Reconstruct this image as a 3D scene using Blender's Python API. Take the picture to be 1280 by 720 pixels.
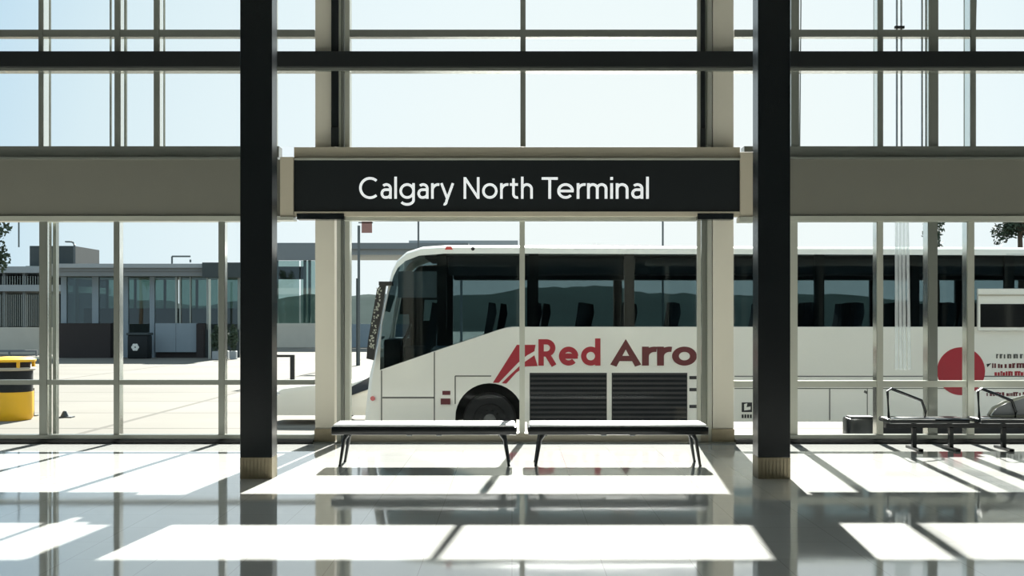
import bpy, bmesh, math, random
from mathutils import Vector, Matrix
random.seed(7)
S = bpy.context.scene
for o in list(bpy.data.objects): bpy.data.objects.remove(o)
COL = S.collection

# ------------------------------------------------------------ camera / light
EYE = 1.62; F = 1440.0; HZ = 400.0
cam = bpy.data.cameras.new('camera'); cam.sensor_width = 36; cam.lens = 36*F/1280
cam.shift_y = (HZ-360)/1280; cam.clip_end = 2000
co = bpy.data.objects.new('camera', cam); COL.objects.link(co)
co.location = (0, 0, EYE); co.rotation_euler = (math.pi/2, 0, 0)
S.camera = co
AZ = math.radians(5.2); EL = math.radians(33.0)
SUN = Vector((math.sin(AZ)*math.cos(EL), math.cos(AZ)*math.cos(EL), math.sin(EL)))
sl = bpy.data.lights.new('sun', 'SUN'); sl.energy = 19.0; sl.angle = math.radians(0.53); sl.color = (1, .975, .92)
so = bpy.data.objects.new('sun', sl); COL.objects.link(so)
so.rotation_euler = SUN.to_track_quat('Z', 'Y').to_euler(); so.location = (5, 40, 30)
w = bpy.data.worlds.new('sky'); S.world = w; w.use_nodes = True
N = w.node_tree.nodes; L = w.node_tree.links; N.clear()
tc = N.new('ShaderNodeTexCoord'); dot = N.new('ShaderNodeVectorMath'); dot.operation = 'DOT_PRODUCT'
dot.inputs[1].default_value = Vector((math.sin(AZ+.04)*math.cos(.04), math.cos(AZ+.04)*math.cos(.04), math.sin(.04)))
L.new(tc.outputs['Generated'], dot.inputs[0])
ramp = N.new('ShaderNodeValToRGB'); e = ramp.color_ramp.elements
e[0].position = 0.0; e[0].color = (.50, .66, .80, 1)
e[1].position = .995; e[1].color = (.78, .83, .83, 1)
for p, c in ((.78, (.42, .57, .72)), (.835, (.48, .64, .76)), (.88, (.61, .73, .79)), (.955, (.73, .81, .84))):
    q = e.new(p); q.color = (*c, 1)
L.new(dot.outputs['Value'], ramp.inputs[0])
bg = N.new('ShaderNodeBackground'); bg.inputs[1].default_value = 1.0
L.new(ramp.outputs[0], bg.inputs[0])
ow = N.new('ShaderNodeOutputWorld'); L.new(bg.outputs[0], ow.inputs[0])
S.view_settings.view_transform = 'Standard'; S.view_settings.look = 'None'
S.view_settings.gamma = 1; S.view_settings.use_curve_mapping = False
S.view_settings.exposure = 0.25

# ------------------------------------------------------------ materials
def s2l(c): return tuple((x/255/12.92 if x/255 <= .04045 else ((x/255+.055)/1.055)**2.4) for x in c)
def mat(name, rgb, rough=.6, metal=0, var=.06, scale=3.0, spec=.5, coat=0, bump=0, srgb=True):
    m = bpy.data.materials.new(name); m.use_nodes = True; nt = m.node_tree; n = nt.nodes; l = nt.links
    b = n['Principled BSDF']; c = s2l(rgb) if srgb else rgb
    t = n.new('ShaderNodeTexCoord'); z = n.new('ShaderNodeTexNoise'); z.inputs['Scale'].default_value = scale
    z.inputs['Detail'].default_value = 5; l.new(t.outputs['Object'], z.inputs['Vector'])
    mx = n.new('ShaderNodeMix'); mx.data_type = 'RGBA'
    mx.inputs['A'].default_value = (*[x*(1-var) for x in c], 1); mx.inputs['B'].default_value = (*[min(1, x*(1+var)) for x in c], 1)
    l.new(z.outputs['Fac'], mx.inputs['Factor']); l.new(mx.outputs['Result'], b.inputs['Base Color'])
    b.inputs['Roughness'].default_value = rough; b.inputs['Metallic'].default_value = metal
    b.inputs['Specular IOR Level'].default_value = spec; b.inputs['Coat Weight'].default_value = coat
    b.inputs['Coat Roughness'].default_value = .08
    if bump:
        bp = n.new('ShaderNodeBump'); bp.inputs['Strength'].default_value = bump; bp.inputs['Distance'].default_value = .02
        l.new(z.outputs['Fac'], bp.inputs['Height']); l.new(bp.outputs[0], b.inputs['Normal'])
    return m
def glassmat(name, tint, refl=.9, base=.03, power=5.0, rough=0.0):
    m = bpy.data.materials.new(name); m.use_nodes = True; nt = m.node_tree; n = nt.nodes; l = nt.links
    n.remove(n['Principled BSDF']); out = n['Material Output']
    lw = n.new('ShaderNodeLayerWeight'); lw.inputs[0].default_value = .5
    pw = n.new('ShaderNodeMath'); pw.operation = 'POWER'; l.new(lw.outputs['Facing'], pw.inputs[0]); pw.inputs[1].default_value = power
    ma = n.new('ShaderNodeMath'); ma.operation = 'MULTIPLY_ADD'; l.new(pw.outputs[0], ma.inputs[0]); ma.inputs[1].default_value = refl; ma.inputs[2].default_value = base
    tr = n.new('ShaderNodeBsdfTransparent'); tr.inputs[0].default_value = (*tint, 1)
    gl = n.new('ShaderNodeBsdfGlossy'); gl.inputs['Roughness'].default_value = rough; gl.inputs['Color'].default_value = (1, 1, 1, 1)
    mx = n.new('ShaderNodeMixShader'); l.new(ma.outputs[0], mx.inputs[0]); l.new(tr.outputs[0], mx.inputs[1]); l.new(gl.outputs[0], mx.inputs[2])
    l.new(mx.outputs[0], out.inputs['Surface']); return m
def tilemat(name, c1, c2, cm, bw, rh, mortar, rough, offset=0.0, spec=.5, wav=0, stain=0.0, scl=1.0):
    m = bpy.data.materials.new(name); m.use_nodes = True; nt = m.node_tree; n = nt.nodes; l = nt.links
    b = n['Principled BSDF']; t = n.new('ShaderNodeTexCoord'); br = n.new('ShaderNodeTexBrick')
    br.offset = offset; br.squash = 1
    for k, v in (('Color1', s2l(c1)), ('Color2', s2l(c2)), ('Mortar', s2l(cm))): br.inputs[k].default_value = (*v, 1)
    br.inputs['Scale'].default_value = 1; br.inputs['Brick Width'].default_value = bw; br.inputs['Row Height'].default_value = rh
    br.inputs['Mortar Size'].default_value = mortar; br.inputs['Bias'].default_value = 0
    l.new(t.outputs['Object'], br.inputs['Vector'])
    z = n.new('ShaderNodeTexNoise'); z.inputs['Scale'].default_value = .7*scl; z.inputs['Detail'].default_value = 6
    l.new(t.outputs['Object'], z.inputs['Vector'])
    mr = n.new('ShaderNodeMapRange'); mr.inputs['From Min'].default_value = .35; mr.inputs['From Max'].default_value = .65
    mr.inputs['To Min'].default_value = 1-stain; mr.inputs['To Max'].default_value = 1
    l.new(z.outputs['Fac'], mr.inputs['Value'])
    mu = n.new('ShaderNodeMix'); mu.data_type = 'RGBA'; mu.blend_type = 'MULTIPLY'; mu.inputs['Factor'].default_value = 1
    l.new(br.outputs['Color'], mu.inputs['A']); l.new(mr.outputs[0], mu.inputs['B']); l.new(mu.outputs['Result'], b.inputs['Base Color'])
    b.inputs['Roughness'].default_value = rough; b.inputs['Specular IOR Level'].default_value = spec
    if wav:
        b.inputs['Coat Weight'].default_value = .45; b.inputs['Coat IOR'].default_value = 1.6; b.inputs['Coat Roughness'].default_value = .04
        z2 = n.new('ShaderNodeTexNoise'); z2.inputs['Scale'].default_value = 1.6; l.new(t.outputs['Object'], z2.inputs['Vector'])
        bp = n.new('ShaderNodeBump'); bp.inputs['Strength'].default_value = wav; bp.inputs['Distance'].default_value = .02
        l.new(z2.outputs['Fac'], bp.inputs['Height']); l.new(bp.outputs[0], b.inputs['Normal'])
    return m
M = dict(
 floor=tilemat('polished_tile', (216, 217, 214), (213, 214, 210), (190, 190, 185), .6, .6, .003, .06, spec=.8, wav=.06),
 ground=tilemat('concrete_yard', (116, 113, 105), (112, 109, 101), (90, 87, 80), 9.0, 4.2, .09, .9, spec=.1, stain=.12, scl=.3),
 alu=mat('aluminium_frame', (138, 142, 134), .22, .5, .04),
 glint=mat('flank_glint_metal', (232, 232, 224), .16, .92, .02),  # bright metal standing in for skylight on the mullion flanks
 alu_light=mat('pale_aluminium', (176, 178, 166), .28, .3, .04),
 black=mat('black_steel', (15, 21, 23), .24, 0, .1, spec=.5),
 beam=mat('black_beam_paint', (20, 25, 26), .6, 0, .1, spec=.3),
 cream=mat('cream_column', (196, 192, 177), .6, 0, .03),
 shoe=mat('column_shoe', (150, 140, 116), .5, .2, .2, 12),
 spandrel=mat('spandrel_panel', (104, 104, 94), .6, 0, .05),
 beige=mat('beige_cap', (170, 163, 145), .5, 0, .03),
 sign=mat('sign_black', (16, 22, 24), .5, 0, .05, spec=.3),
 letter=mat('sign_letter', (232, 236, 238), .5, 0, .01),
 ceil=mat('ceiling_paint', (130, 132, 130), .8, 0, .03),
 wall=mat('wall_paint', (120, 124, 124), .8, 0, .04),
 glass=glassmat('clear_glass', (.985, .995, .99), .8, .003),
 bwhite=mat('bus_white', (226, 224, 214), .32, 0, .015, coat=.3),
 dullblack=mat('dull_black', (16, 19, 20), .7, 0, .1, spec=.25),
 bgrey=mat('bus_joint', (84, 84, 78), .6),
 bdark=mat('bus_black', (14, 16, 18), .35, 0, .1),
 bglass=glassmat('bus_tinted_glass', (.56, .62, .63), .9, .005),
 blind=mat('dark_blind', (140, 144, 148), .8),
 bint=mat('bus_interior', (52, 58, 62), .8), bseat=mat('bus_seat_cloth', (38, 46, 52), .9, 0, .2, 20),
 red=mat('bus_red', (158, 10, 34), .4), dred=mat('bus_dark_red', (92, 14, 22), .4),
 amber=mat('lamp_red', (190, 40, 36), .25, coat=.5),
 tyre=mat('tyre_rubber', (20, 21, 22), .8, 0, .2, 20), hub=mat('wheel_metal', (84, 86, 86), .4, .6),
 white=mat('bench_top_white', (230, 234, 236), .35, 0, .01, coat=.3),
 yellow=mat('yellow_plastic', (232, 176, 20), .4, 0, .05), chrome=mat('chrome', (190, 192, 192), .2, .9),
 carwhite=mat('car_paint', (228, 222, 208), .3, 0, .02, coat=.5), carglass=mat('car_glass', (12, 14, 16), .08),
 tglass=glassmat('teal_glass', (.52, .61, .59), .6, .05), fascia=mat('fascia_grey', (120, 124, 124), .7),
 fascia2=mat('fascia_light', (150, 154, 154), .7),
 bluegrey=mat('bluegrey_panel', (130, 142, 148), .6), brown=mat('dark_brown_wall', (44, 38, 36), .8, 0, .2),
 concrete=mat('pale_concrete', (196, 190, 176), .9, 0, .08, 2, spec=.1), dgrey=mat('dark_cladding', (54, 62, 62), .7, 0, .2),
 leaf=mat('leaf_green', (52, 66, 46), .8, 0, .35, 6), bark=mat('bark', (70, 60, 48), .9, 0, .2, 8),
 hill=mat('hill_scrub', (58, 66, 64), 1, 0, .3, .08, spec=0), pole=mat('pole_steel', (90, 96, 96), .5, .4),
 brownflag=mat('brown_banner', (150, 112, 104), .9), plastic=glassmat('clear_plastic', (.86, .9, .9), .7, .3, 2, .35),
)
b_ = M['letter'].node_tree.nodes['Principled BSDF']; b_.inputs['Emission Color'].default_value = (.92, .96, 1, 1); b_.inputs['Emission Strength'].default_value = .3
M['windscreen'] = glassmat('windscreen_glass', (.2, .26, .27), .9, .02)
# ------------------------------------------------------------ mesh helpers
def X(px, D): return (px-640)*D/F
def Z(py, D): return EYE+(HZ-py)*D/F
def obj(name, bm, m, parent=None, smooth=False):
    bmesh.ops.recalc_face_normals(bm, faces=bm.faces)
    me = bpy.data.meshes.new(name); bm.to_mesh(me); bm.free()
    for mm in (m if isinstance(m, (list, tuple)) else [m]): me.materials.append(mm)
    if smooth:
        for p in me.polygons: p.use_smooth = True
        try: me.set_sharp_from_angle(angle=math.radians(35))
        except Exception: pass
    o = bpy.data.objects.new(name, me); COL.objects.link(o)
    if parent: o.parent = parent; o.matrix_parent_inverse = Matrix.Translation(-parent_world(parent))
    return o
def parent_world(p):
    return p.location.copy() if p.type == 'EMPTY' else Vector((0, 0, 0))
def tag(o, label=None, cat=None, group=None, kind=None):
    for k, v in (('label', label), ('category', cat), ('group', group), ('kind', kind)):
        if v: o[k] = v
    return o
def empty(name, loc, label=None, cat=None, group=None, kind=None):
    o = bpy.data.objects.new(name, None); COL.objects.link(o); o.location = loc; o.empty_display_size = .1
    return tag(o, label, cat, group, kind)
def box(bm, x0, x1, y0, y1, z0, z1, bev=0):
    r = bmesh.ops.create_cube(bm, size=1)
    for v in r['verts']: v.co = Vector(((x0+x1)/2+v.co.x*(x1-x0), (y0+y1)/2+v.co.y*(y1-y0), (z0+z1)/2+v.co.z*(z1-z0)))
    if bev:
        ed = list({e for v in r['verts'] for e in v.link_edges})
        bmesh.ops.bevel(bm, geom=ed, offset=bev, segments=2, profile=.5, affect='EDGES')
def bx(*a, bev=0):
    bm = bmesh.new(); box(bm, *a, bev=bev); return bm
def pbox(px0, px1, py0, py1, D, dep, bm=None, bev=0):
    """box whose front face at depth D covers the given frame rectangle"""
    bm = bm or bmesh.new(); box(bm, X(px0, D), X(px1, D), D, D+dep, Z(py1, D), Z(py0, D), bev=bev); return bm
def prism(bm, pts, y0, y1):
    """pts (x,z) polygon extruded along y"""
    a = [bm.verts.new((x, y0, z)) for x, z in pts]; b = [bm.verts.new((x, y1, z)) for x, z in pts]
    n = len(pts); bm.faces.new(a); bm.faces.new(b[::-1])
    for i in range(n): bm.faces.new((a[i], b[i], b[(i+1) % n], a[(i+1) % n]))
    return bm
def tube(bm, pts, r, seg=10):
    pts = [Vector(p) for p in pts]; rings = []
    for i, p in enumerate(pts):
        d = (pts[min(i+1, len(pts)-1)]-pts[max(i-1, 0)]).normalized()
        u = d.cross(Vector((0, 0, 1)));  u = Vector((1, 0, 0)) if u.length < .05 else u.normalized(); v = d.cross(u)
        rr = r[i] if isinstance(r, (list, tuple)) else r
        rings.append([bm.verts.new(p+u*math.cos(2*math.pi*k/seg)*rr+v*math.sin(2*math.pi*k/seg)*rr) for k in range(seg)])
    for a, b in zip(rings, rings[1:]):
        for k in range(seg): bm.faces.new((a[k], a[(k+1) % seg], b[(k+1) % seg], b[k]))
    bm.faces.new(rings[0][::-1]); bm.faces.new(rings[-1]); return bm
def lathe(bm, prof, c, axis='Z', seg=32):
    rings = []
    for r, h in prof:
        ring = []
        for k in range(seg):
            a = 2*math.pi*k/seg
            if axis == 'Z': p = Vector((r*math.cos(a), r*math.sin(a), h))
            else: p = Vector((r*math.cos(a), h, r*math.sin(a)))
            ring.append(bm.verts.new(Vector(c)+p))
        rings.append(ring)
    for a, b in zip(rings, rings[1:]):
        for k in range(seg): bm.faces.new((a[k], a[(k+1) % seg], b[(k+1) % seg], b[k]))
    bm.faces.new(rings[0][::-1]); bm.faces.new(rings[-1]); return bm
def arc(cx, cy, rx, ry, a0, a1, n=18):
    return [(cx+rx*math.cos(math.radians(a0+(a1-a0)*k/n)), cy+ry*math.sin(math.radians(a0+(a1-a0)*k/n))) for k in range(n+1)]
def glyph(ch, w):
    """centre-line strokes of a round geometric sans letter, cap height 1; returns (strokes, advance)"""
    h = w/2; xh = .72; ry = (xh-w)/2; rx = ry*1.0; cy = xh/2; R2 = 2*rx
    if ch == 'C':
        a = (1-w)/2*1.02; return [arc(h+a, .5, a, (1-w)/2+.01, 48, 312, 26)], h+a+a*.7+h
    if ch == 'N': return [[(h, 0), (h, 1)], [(h, 1-h*.5), (h+.62, h*.5)], [(h+.62, 0), (h+.62, 1)]], .62+w
    if ch == 'T': return [[(0, 1-h), (.70, 1-h)], [(.35, 1-h), (.35, 0)]], .70
    if ch == 'R':
        b = (1-h-.44)/2; x = .30
        return [[(h, 0), (h, 1)], [(h, 1-h), (x, 1-h)]+arc(x, 1-h-b, b, b, 90, -90, 12)+[(x, .44), (h, .44)], [(.32, .44), (.58, 0)]], .66
    if ch == 'A': return [[(h*.6, 0), (.42, 1-w*.95), (.84-h*.6, 0)], [(.16, .27), (.68, .27)]], .84
    if ch == 'o': return [arc(h+rx, cy, rx, ry, 0, 360, 32)], 2*rx+w
    if ch == 'a':
        rb = .205; X1 = h+.40; bx_ = .22
        return [[(X1, 0), (X1, xh-.24)]+arc(X1-.19, xh-.24, .19, .24-h, 0, 140, 12),
                [(X1, .42), (bx_+h*.4, .42)]+arc(bx_, .42-(.42-h)/2, bx_-h, (.42-h)/2, 90, 270, 14)+[(bx_+.02, h)]+arc(bx_+.02, .22, X1-bx_-.02, .22-h, -90, 0, 8)], X1+h
    if ch == 'l': return [[(h, 0), (h, 1.02)]], w
    if ch == 'i': return [[(h, 0), (h, xh)], [(h, .87), (h, .87+w*1.15)]], w
    if ch == 'd': return [arc(h+rx, cy, rx, ry, 0, 360, 32), [(h+R2, 0), (h+R2, 1.03)]], R2+w
    if ch == 'g': return [arc(h+rx, cy, rx, ry, 0, 360, 32), [(h+R2, xh), (h+R2, -.05)]+arc(h+rx, -.05, rx, .21, 0, -150, 16)], R2+w
    if ch == 'r': return [[(h, 0), (h, xh)], arc(h+.27, xh-.27-h, .27, .27, 180, 78, 10)], .36
    if ch == 'y': return [[(.03, xh), (.30, 0.02)], [(.57, xh), (.27, -.10)]+arc(.17, -.10, .10, .15, -10, -110, 8)], .60
    if ch == 't': return [[(.17, .94), (.17, .22)]+arc(.33, .22, .16, .22-h, 180, 290, 10), [(0, xh-h), (.38, xh-h)]], .40
    if ch in 'hn': 
        a = .215; return [[(h, 0), (h, 1.02 if ch == 'h' else xh)], arc(h+a, xh-h-a, a, a, 180, 0, 14)+[(h+2*a, 0)]], 2*a+w
    if ch == 'm':
        a = .19; return [[(h, 0), (h, xh)], arc(h+a, xh-h-a, a, a, 180, 0, 12)+[(h+2*a, 0)], arc(h+3*a, xh-h-a, a, a, 180, 0, 12)+[(h+4*a, 0)]], 4*a+w
    if ch == 'e': return [[(h, cy), (h+R2+h*.8, cy)], arc(h+rx, cy, rx, ry, 0, 318, 28)], R2+w
    if ch == 'w': return [[(.05, xh), (.26, w*.8), (.46, xh-w*.8), (.66, w*.8), (.87, xh)]], .92
    return [], .3
def text(name, words, cap_top, base, D, yfront, m, parent, w=.13, gap=.1, thick=.008):
    """words: (string, px0, px1); every letter is drawn with strokes of one width"""
    Hc = Z(cap_top, D)-Z(base, D); zb = Z(base, D)
    for word, p0, p1 in words:
        L_ = []; x = 0
        for ch in word:
            st, adv = glyph(ch, w); L_.append((st, x)); x += adv+gap*{'r': .75, 'y': .5, 'T': -.2, 'A': .5}.get(ch, 1)
        x -= gap*{'r': .75, 'y': .5}.get(word[-1], 1); sx = (X(p1, D)-X(p0, D))/x; xx0 = X(p0, D)
        for st, ox in L_:
            bm = bmesh.new()
            for si, pl in enumerate(st):
                pl = [p for i, p in enumerate(pl) if i == 0 or math.dist(p, pl[i-1]) > 1e-4]
                closed = len(pl) > 8 and math.dist(pl[0], pl[-1]) < 1e-4
                if closed: pl = pl[:-1]
                n = len(pl); lf = []; rt = []
                for i in range(n):
                    pv = Vector(pl[i-1]) if (i or closed) else None; nx_ = Vector(pl[(i+1) % n]) if (i < n-1 or closed) else None; p = Vector(pl[i])
                    d1 = (p-pv).normalized() if pv is not None else None; d2 = (nx_-p).normalized() if nx_ is not None else None
                    if d1 is None: d1 = d2
                    if d2 is None: d2 = d1
                    t = (d1+d2).normalized(); nn = Vector((-t.y, t.x)); k = 1/max(.5, nn.dot(Vector((-d1.y, d1.x))))
                    for lst, s_ in ((lf, 1), (rt, -1)):
                        q_ = p+nn*s_*w/2*k; lst.append((xx0+(ox+q_.x)*sx, zb+q_.y*Hc))
                cnt = n if closed else n-1
                for i in range(cnt):
                    j_ = (i+1) % n; quad = [lf[i], lf[j_], rt[j_], rt[i]]
                    yf = yfront-thick-.0012*si
                    fr = [bm.verts.new((a, yf, b)) for a, b in quad]; bk = [bm.verts.new((a, yfront, b)) for a, b in quad]
                    bm.faces.new(fr); 
                    for k2 in ((0, 1), (2, 3)): bm.faces.new((fr[k2[0]], fr[k2[1]], bk[k2[1]], bk[k2[0]]))
                    if not closed and i == 0: bm.faces.new((fr[0], fr[3], bk[3], bk[0]))
                    if not closed and i == cnt-1: bm.faces.new((fr[1], fr[2], bk[2], bk[1]))
            obj(name, bm, m, parent)

# ------------------------------------------------------------ room shell
DW = 15.2                 # glazing line
GZ = -0.75                # yard level outside
RX, RB, RT = 13.0, -5.0, 7.8
def struct(name, bm, m): return tag(obj(name, bm, m), kind='structure')
struct('floor', bx(-RX, RX, RB, DW+.3, -.3, 0), M['floor'])
struct('ceiling', bx(-RX, RX, RB, DW+.3, RT, RT+.2), M['ceil'])
struct('wall_back', bx(-RX, RX, RB-.2, RB, -.3, RT+.2), M['wall'])
struct('wall_left', bx(-RX-.2, -RX, RB-.2, DW+.3, -.3, RT+.2), M['wall'])
struct('wall_right', bx(RX, RX+.2, RB-.2, DW+.3, -.3, RT+.2), M['wall'])
struct('ground', bx(-300, 300, DW+.3, 420, GZ-.3, GZ), M['ground'])
# spandrel between lower and upper glazing, left and right of the sign bay
zb0, zb1 = Z(270, DW), Z(200, DW)
bm = bmesh.new()
box(bm, -RX, X(366, DW), DW-.04, DW+.08, zb0, zb1); box(bm, X(925, DW), RX, DW-.04, DW+.08, zb0, zb1)
box(bm, X(366, DW), X(925, DW), DW-.02, DW+.08, zb0, zb1)
struct('wall_front', bm, M['spandrel'])
# light trim below, sill trim above it
bm = bmesh.new(); box(bm, -RX, X(348, DW), DW-.07, DW+.12, Z(277, DW), Z(270.5, DW)); box(bm, X(943, DW), RX, DW-.07, DW+.12, Z(277, DW), Z(270.5, DW))
struct('trim_1', bm, M['alu_light'])
bm = bmesh.new(); box(bm, -RX, X(349, DW), DW-.02, DW+.2, Z(199.5, DW), Z(183, DW)); box(bm, X(930, DW), RX, DW-.02, DW+.2, Z(199.5, DW), Z(183, DW))
box(bm, -RX, X(349, DW), DW-.1, DW-.02, Z(200, DW), Z(197.5, DW)); box(bm, X(943, DW), RX, DW-.1, DW-.02, Z(200, DW), Z(197.5, DW))
struct('trim_2', bm, M['alu'])
# long black transom beam and its grey soffit strip
struct('trim_3', bx(-RX, RX, DW-.16, DW+.06, Z(83, DW-.16), Z(64, DW-.16)), M['beam'])
struct('trim_4', bx(-RX, RX, DW-.08, DW+.1, Z(88.5, DW-.08), Z(83, DW-.08)), M['alu'])
# kerb at the foot of the glass
bm = bmesh.new(); box(bm, -RX, X(393, DW), DW-.12, DW+.24, 0, .045); box(bm, X(918, DW), RX, DW-.12, DW+.24, 0, .045)
struct('trim_5', bm, M['black'])
struct('trim_6', bx(X(437, DW), X(885, DW), DW-.02, DW+.22, .02, .125), M['beige'])
struct('trim_7', bx(X(393, DW), X(918, DW), DW-.1, DW+.2, 0, .02), M['alu'])

wn = [0]
def window(x0, x1, y0, y1, verts, hors, name_parent=None, D=DW):
    """x0..x1, y0..y1 frame extents; verts: (px0,px1,depth,dy,mat); hors: (py0,py1,depth)"""
    wn[0] += 1
    e = empty('window_%d' % wn[0], (X((x0+x1)/2, D), D, Z(y1, D)), kind='structure')
    for (a, b, dep, dy, mm) in verts:
        mu = obj('mullion', pbox(a, b, y0, y1, D+dy, dep), M[mm], e)
        if dep > .13:      # polished strip added to mimic the sky-lit flank that faces the middle of the hall
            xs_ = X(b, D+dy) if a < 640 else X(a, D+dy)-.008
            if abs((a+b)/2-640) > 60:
                obj('flank_glint', bx(xs_, xs_+.008, D+dy+.02, D+dy+dep-.005, Z(y1, D), Z(y0, D)), M['glint'], mu)
    for (a, b, dep, dy, mm) in hors:
        obj('transom', pbox(x0, x1, a, b, D+dy+(.013 if dy == 0 else -.017), dep), M[mm], e)
    xs = [x0]+sorted((a+b)/2 for a, b, dep, dy, mm in verts if dy == 0)+[x1]
    ys = [y0]+sorted((a+b)/2 for a, b, dep, dy, mm in hors)+[y1]
    for a, b in zip(xs, xs[1:]):
        if b-a < 12: continue
        for c, d in zip(ys, ys[1:]):
            if d-c < 8: continue
            obj('glass_pane', pbox(a, b, c, d, D+.09, .012), M['glass'], e)
    return e
LX0, RX1 = 640-RX*F/DW, 640+RX*F/DW
YT = HZ-(RT-EYE)*F/DW
A = 'alu'; LT = 'alu_light'
reps = lambda lst: lst
# lower left / centre / right
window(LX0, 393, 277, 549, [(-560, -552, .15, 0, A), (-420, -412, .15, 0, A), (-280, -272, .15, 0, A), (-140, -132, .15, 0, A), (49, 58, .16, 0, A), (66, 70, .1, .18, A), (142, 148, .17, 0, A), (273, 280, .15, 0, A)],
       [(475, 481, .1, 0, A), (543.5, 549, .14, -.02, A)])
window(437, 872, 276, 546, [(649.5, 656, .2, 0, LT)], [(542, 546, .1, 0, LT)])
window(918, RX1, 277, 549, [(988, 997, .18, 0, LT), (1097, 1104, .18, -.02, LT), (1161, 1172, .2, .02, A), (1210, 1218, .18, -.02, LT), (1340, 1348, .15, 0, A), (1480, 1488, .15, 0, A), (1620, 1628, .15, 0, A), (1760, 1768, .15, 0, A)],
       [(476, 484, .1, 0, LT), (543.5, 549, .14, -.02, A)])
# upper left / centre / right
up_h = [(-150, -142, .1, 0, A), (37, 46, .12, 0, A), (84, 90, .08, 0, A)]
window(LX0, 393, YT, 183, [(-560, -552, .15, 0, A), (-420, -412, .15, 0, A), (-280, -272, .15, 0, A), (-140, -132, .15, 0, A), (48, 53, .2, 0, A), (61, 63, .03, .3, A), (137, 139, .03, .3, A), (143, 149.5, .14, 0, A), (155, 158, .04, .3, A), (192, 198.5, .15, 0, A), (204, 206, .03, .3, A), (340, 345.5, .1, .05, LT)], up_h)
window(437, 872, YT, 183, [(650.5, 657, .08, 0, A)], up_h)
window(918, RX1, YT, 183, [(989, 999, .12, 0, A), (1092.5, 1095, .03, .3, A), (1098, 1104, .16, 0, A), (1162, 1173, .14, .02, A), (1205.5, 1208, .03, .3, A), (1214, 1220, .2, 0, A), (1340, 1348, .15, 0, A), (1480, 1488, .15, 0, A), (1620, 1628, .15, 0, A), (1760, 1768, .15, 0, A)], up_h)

# ------------------------------------------------------------ columns
def black_column(px0, px1, label):
    D = 11.75; x0, x1 = X(px0, D), X(px1, D)
    e = empty('steel_column', ((x0+x1)/2, D+.14, 0), label, 'column', 'black columns in front of the glazing')
    obj('shaft', bx(x0, x1, D, D+.26, Z(572, D), RT, bev=.006), M['black'], e)
    bm = bx(x0, x1, D, D+.26, 0, Z(572, D))
    for k in range(9):
        x = x0+(x1-x0)*(k+.5)/9; box(bm, x-.012, x+.012, D-.006, D, 0.015, Z(573, D))
    obj('base_shoe', bm, M['shoe'], e)
black_column(300, 340, 'square black steel column left of the sign with a ribbed beige foot')
black_column(947.5, 988, 'square black steel column right of the sign with a ribbed beige foot')
def cream_column(px0, px1, label, jambs, foot):
    D = DW-.01; x0, x1 = X(px0, D), X(px1, D)
    e = empty('cream_column', ((x0+x1)/2, D+.2, 0), label, 'column')
    obj('shaft', bx(x0, x1, D, D+.4, 0, RT, bev=.004), M['cream'], e)
    obj('base_shoe', bx(X(foot[0], D-.02), X(foot[1], D-.02), D-.02, D+.4, 0, Z(536, D)), M['shoe'], e)
    for a, b, d, dep, mm in jambs:
        obj('door_jamb', bx(X(a, DW+d), X(b, DW+d), DW+d, DW+d+dep, 0, RT), M[mm], e)
cream_column(394, 418, 'tall cream column behind the left end of the left bench', [(421, 425.5, -.04, .05, LT), (426, 430, 0, .2, A), (431, 437, 0, .2, LT)], (393, 419))
cream_column(891, 917, 'tall cream column just right of the right bench', [(884.5, 890, 0, .15, LT), (877, 884, .05, .2, A), (871.5, 876, -.04, .05, LT)], (890, 918))
# dark door runner housings on the jambs above the sign
for a, b, y0, y1, l in ((414, 423, -300, 183, 'slim black vertical runner beside the left cream column above the sign'), (876, 881.5, -300, 184, 'slim black vertical runner beside the right cream column above the sign')):
    D = DW-.07; bm = pbox(a, b, max(y0, HZ-(RT-EYE)*F/D+1), y1, D, .06)
    e = empty('runner_post', (X((a+b)/2, D), D, Z(y1, D)), l, 'post')
    obj('rail', bm, M['black'], e)
    obj('end_block', pbox(a-.3, b+.3, y1-24, y1, D-.02, .02), M['beam'], e)

# ------------------------------------------------------------ sign
D = 14.98
e = empty('terminal_sign', (X(646, D), D, Z(275, D)), 'long black terminal name sign with pale lettering hung across the centre bay', 'sign')
obj('board', pbox(367.5, 925, 200, 264.5, D, .16), M['sign'], e)
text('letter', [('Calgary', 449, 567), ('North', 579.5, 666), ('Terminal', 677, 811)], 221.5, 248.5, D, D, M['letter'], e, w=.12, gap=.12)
obj('top_rail', pbox(367.5, 925, 184, 199.8, D+.06, .14), M['beige'], e)
obj('top_lip', pbox(367.5, 925, 197.6, 200, D-.02, .08), M['alu_light'], e)
obj('bottom_rail', pbox(367.5, 925, 264.5, 270, D-.02, .2), M['beige'], e)
obj('bottom_rail', pbox(430, 872, 270, 275.5, D+.08, .16), M['alu_light'], e)
obj('track_housing', pbox(371, 430, 267, 274, D-.03, .2), M['black'], e)
obj('track_housing', pbox(872, 917, 267, 274, D-.03, .2), M['black'], e)
obj('end_post', pbox(350, 366.5, 196, 271, D-.04, .2, bev=.005), M['beige'], e)
obj('end_post', pbox(925.5, 943, 190, 271, D-.04, .2, bev=.005), M['beige'], e)
obj('end_cap', pbox(345.5, 367, 271, 275, D-.06, .24), M['alu_light'], e)
obj('end_cap', pbox(925, 944, 271, 277, D-.06, .24), M['alu_light'], e)

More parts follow.
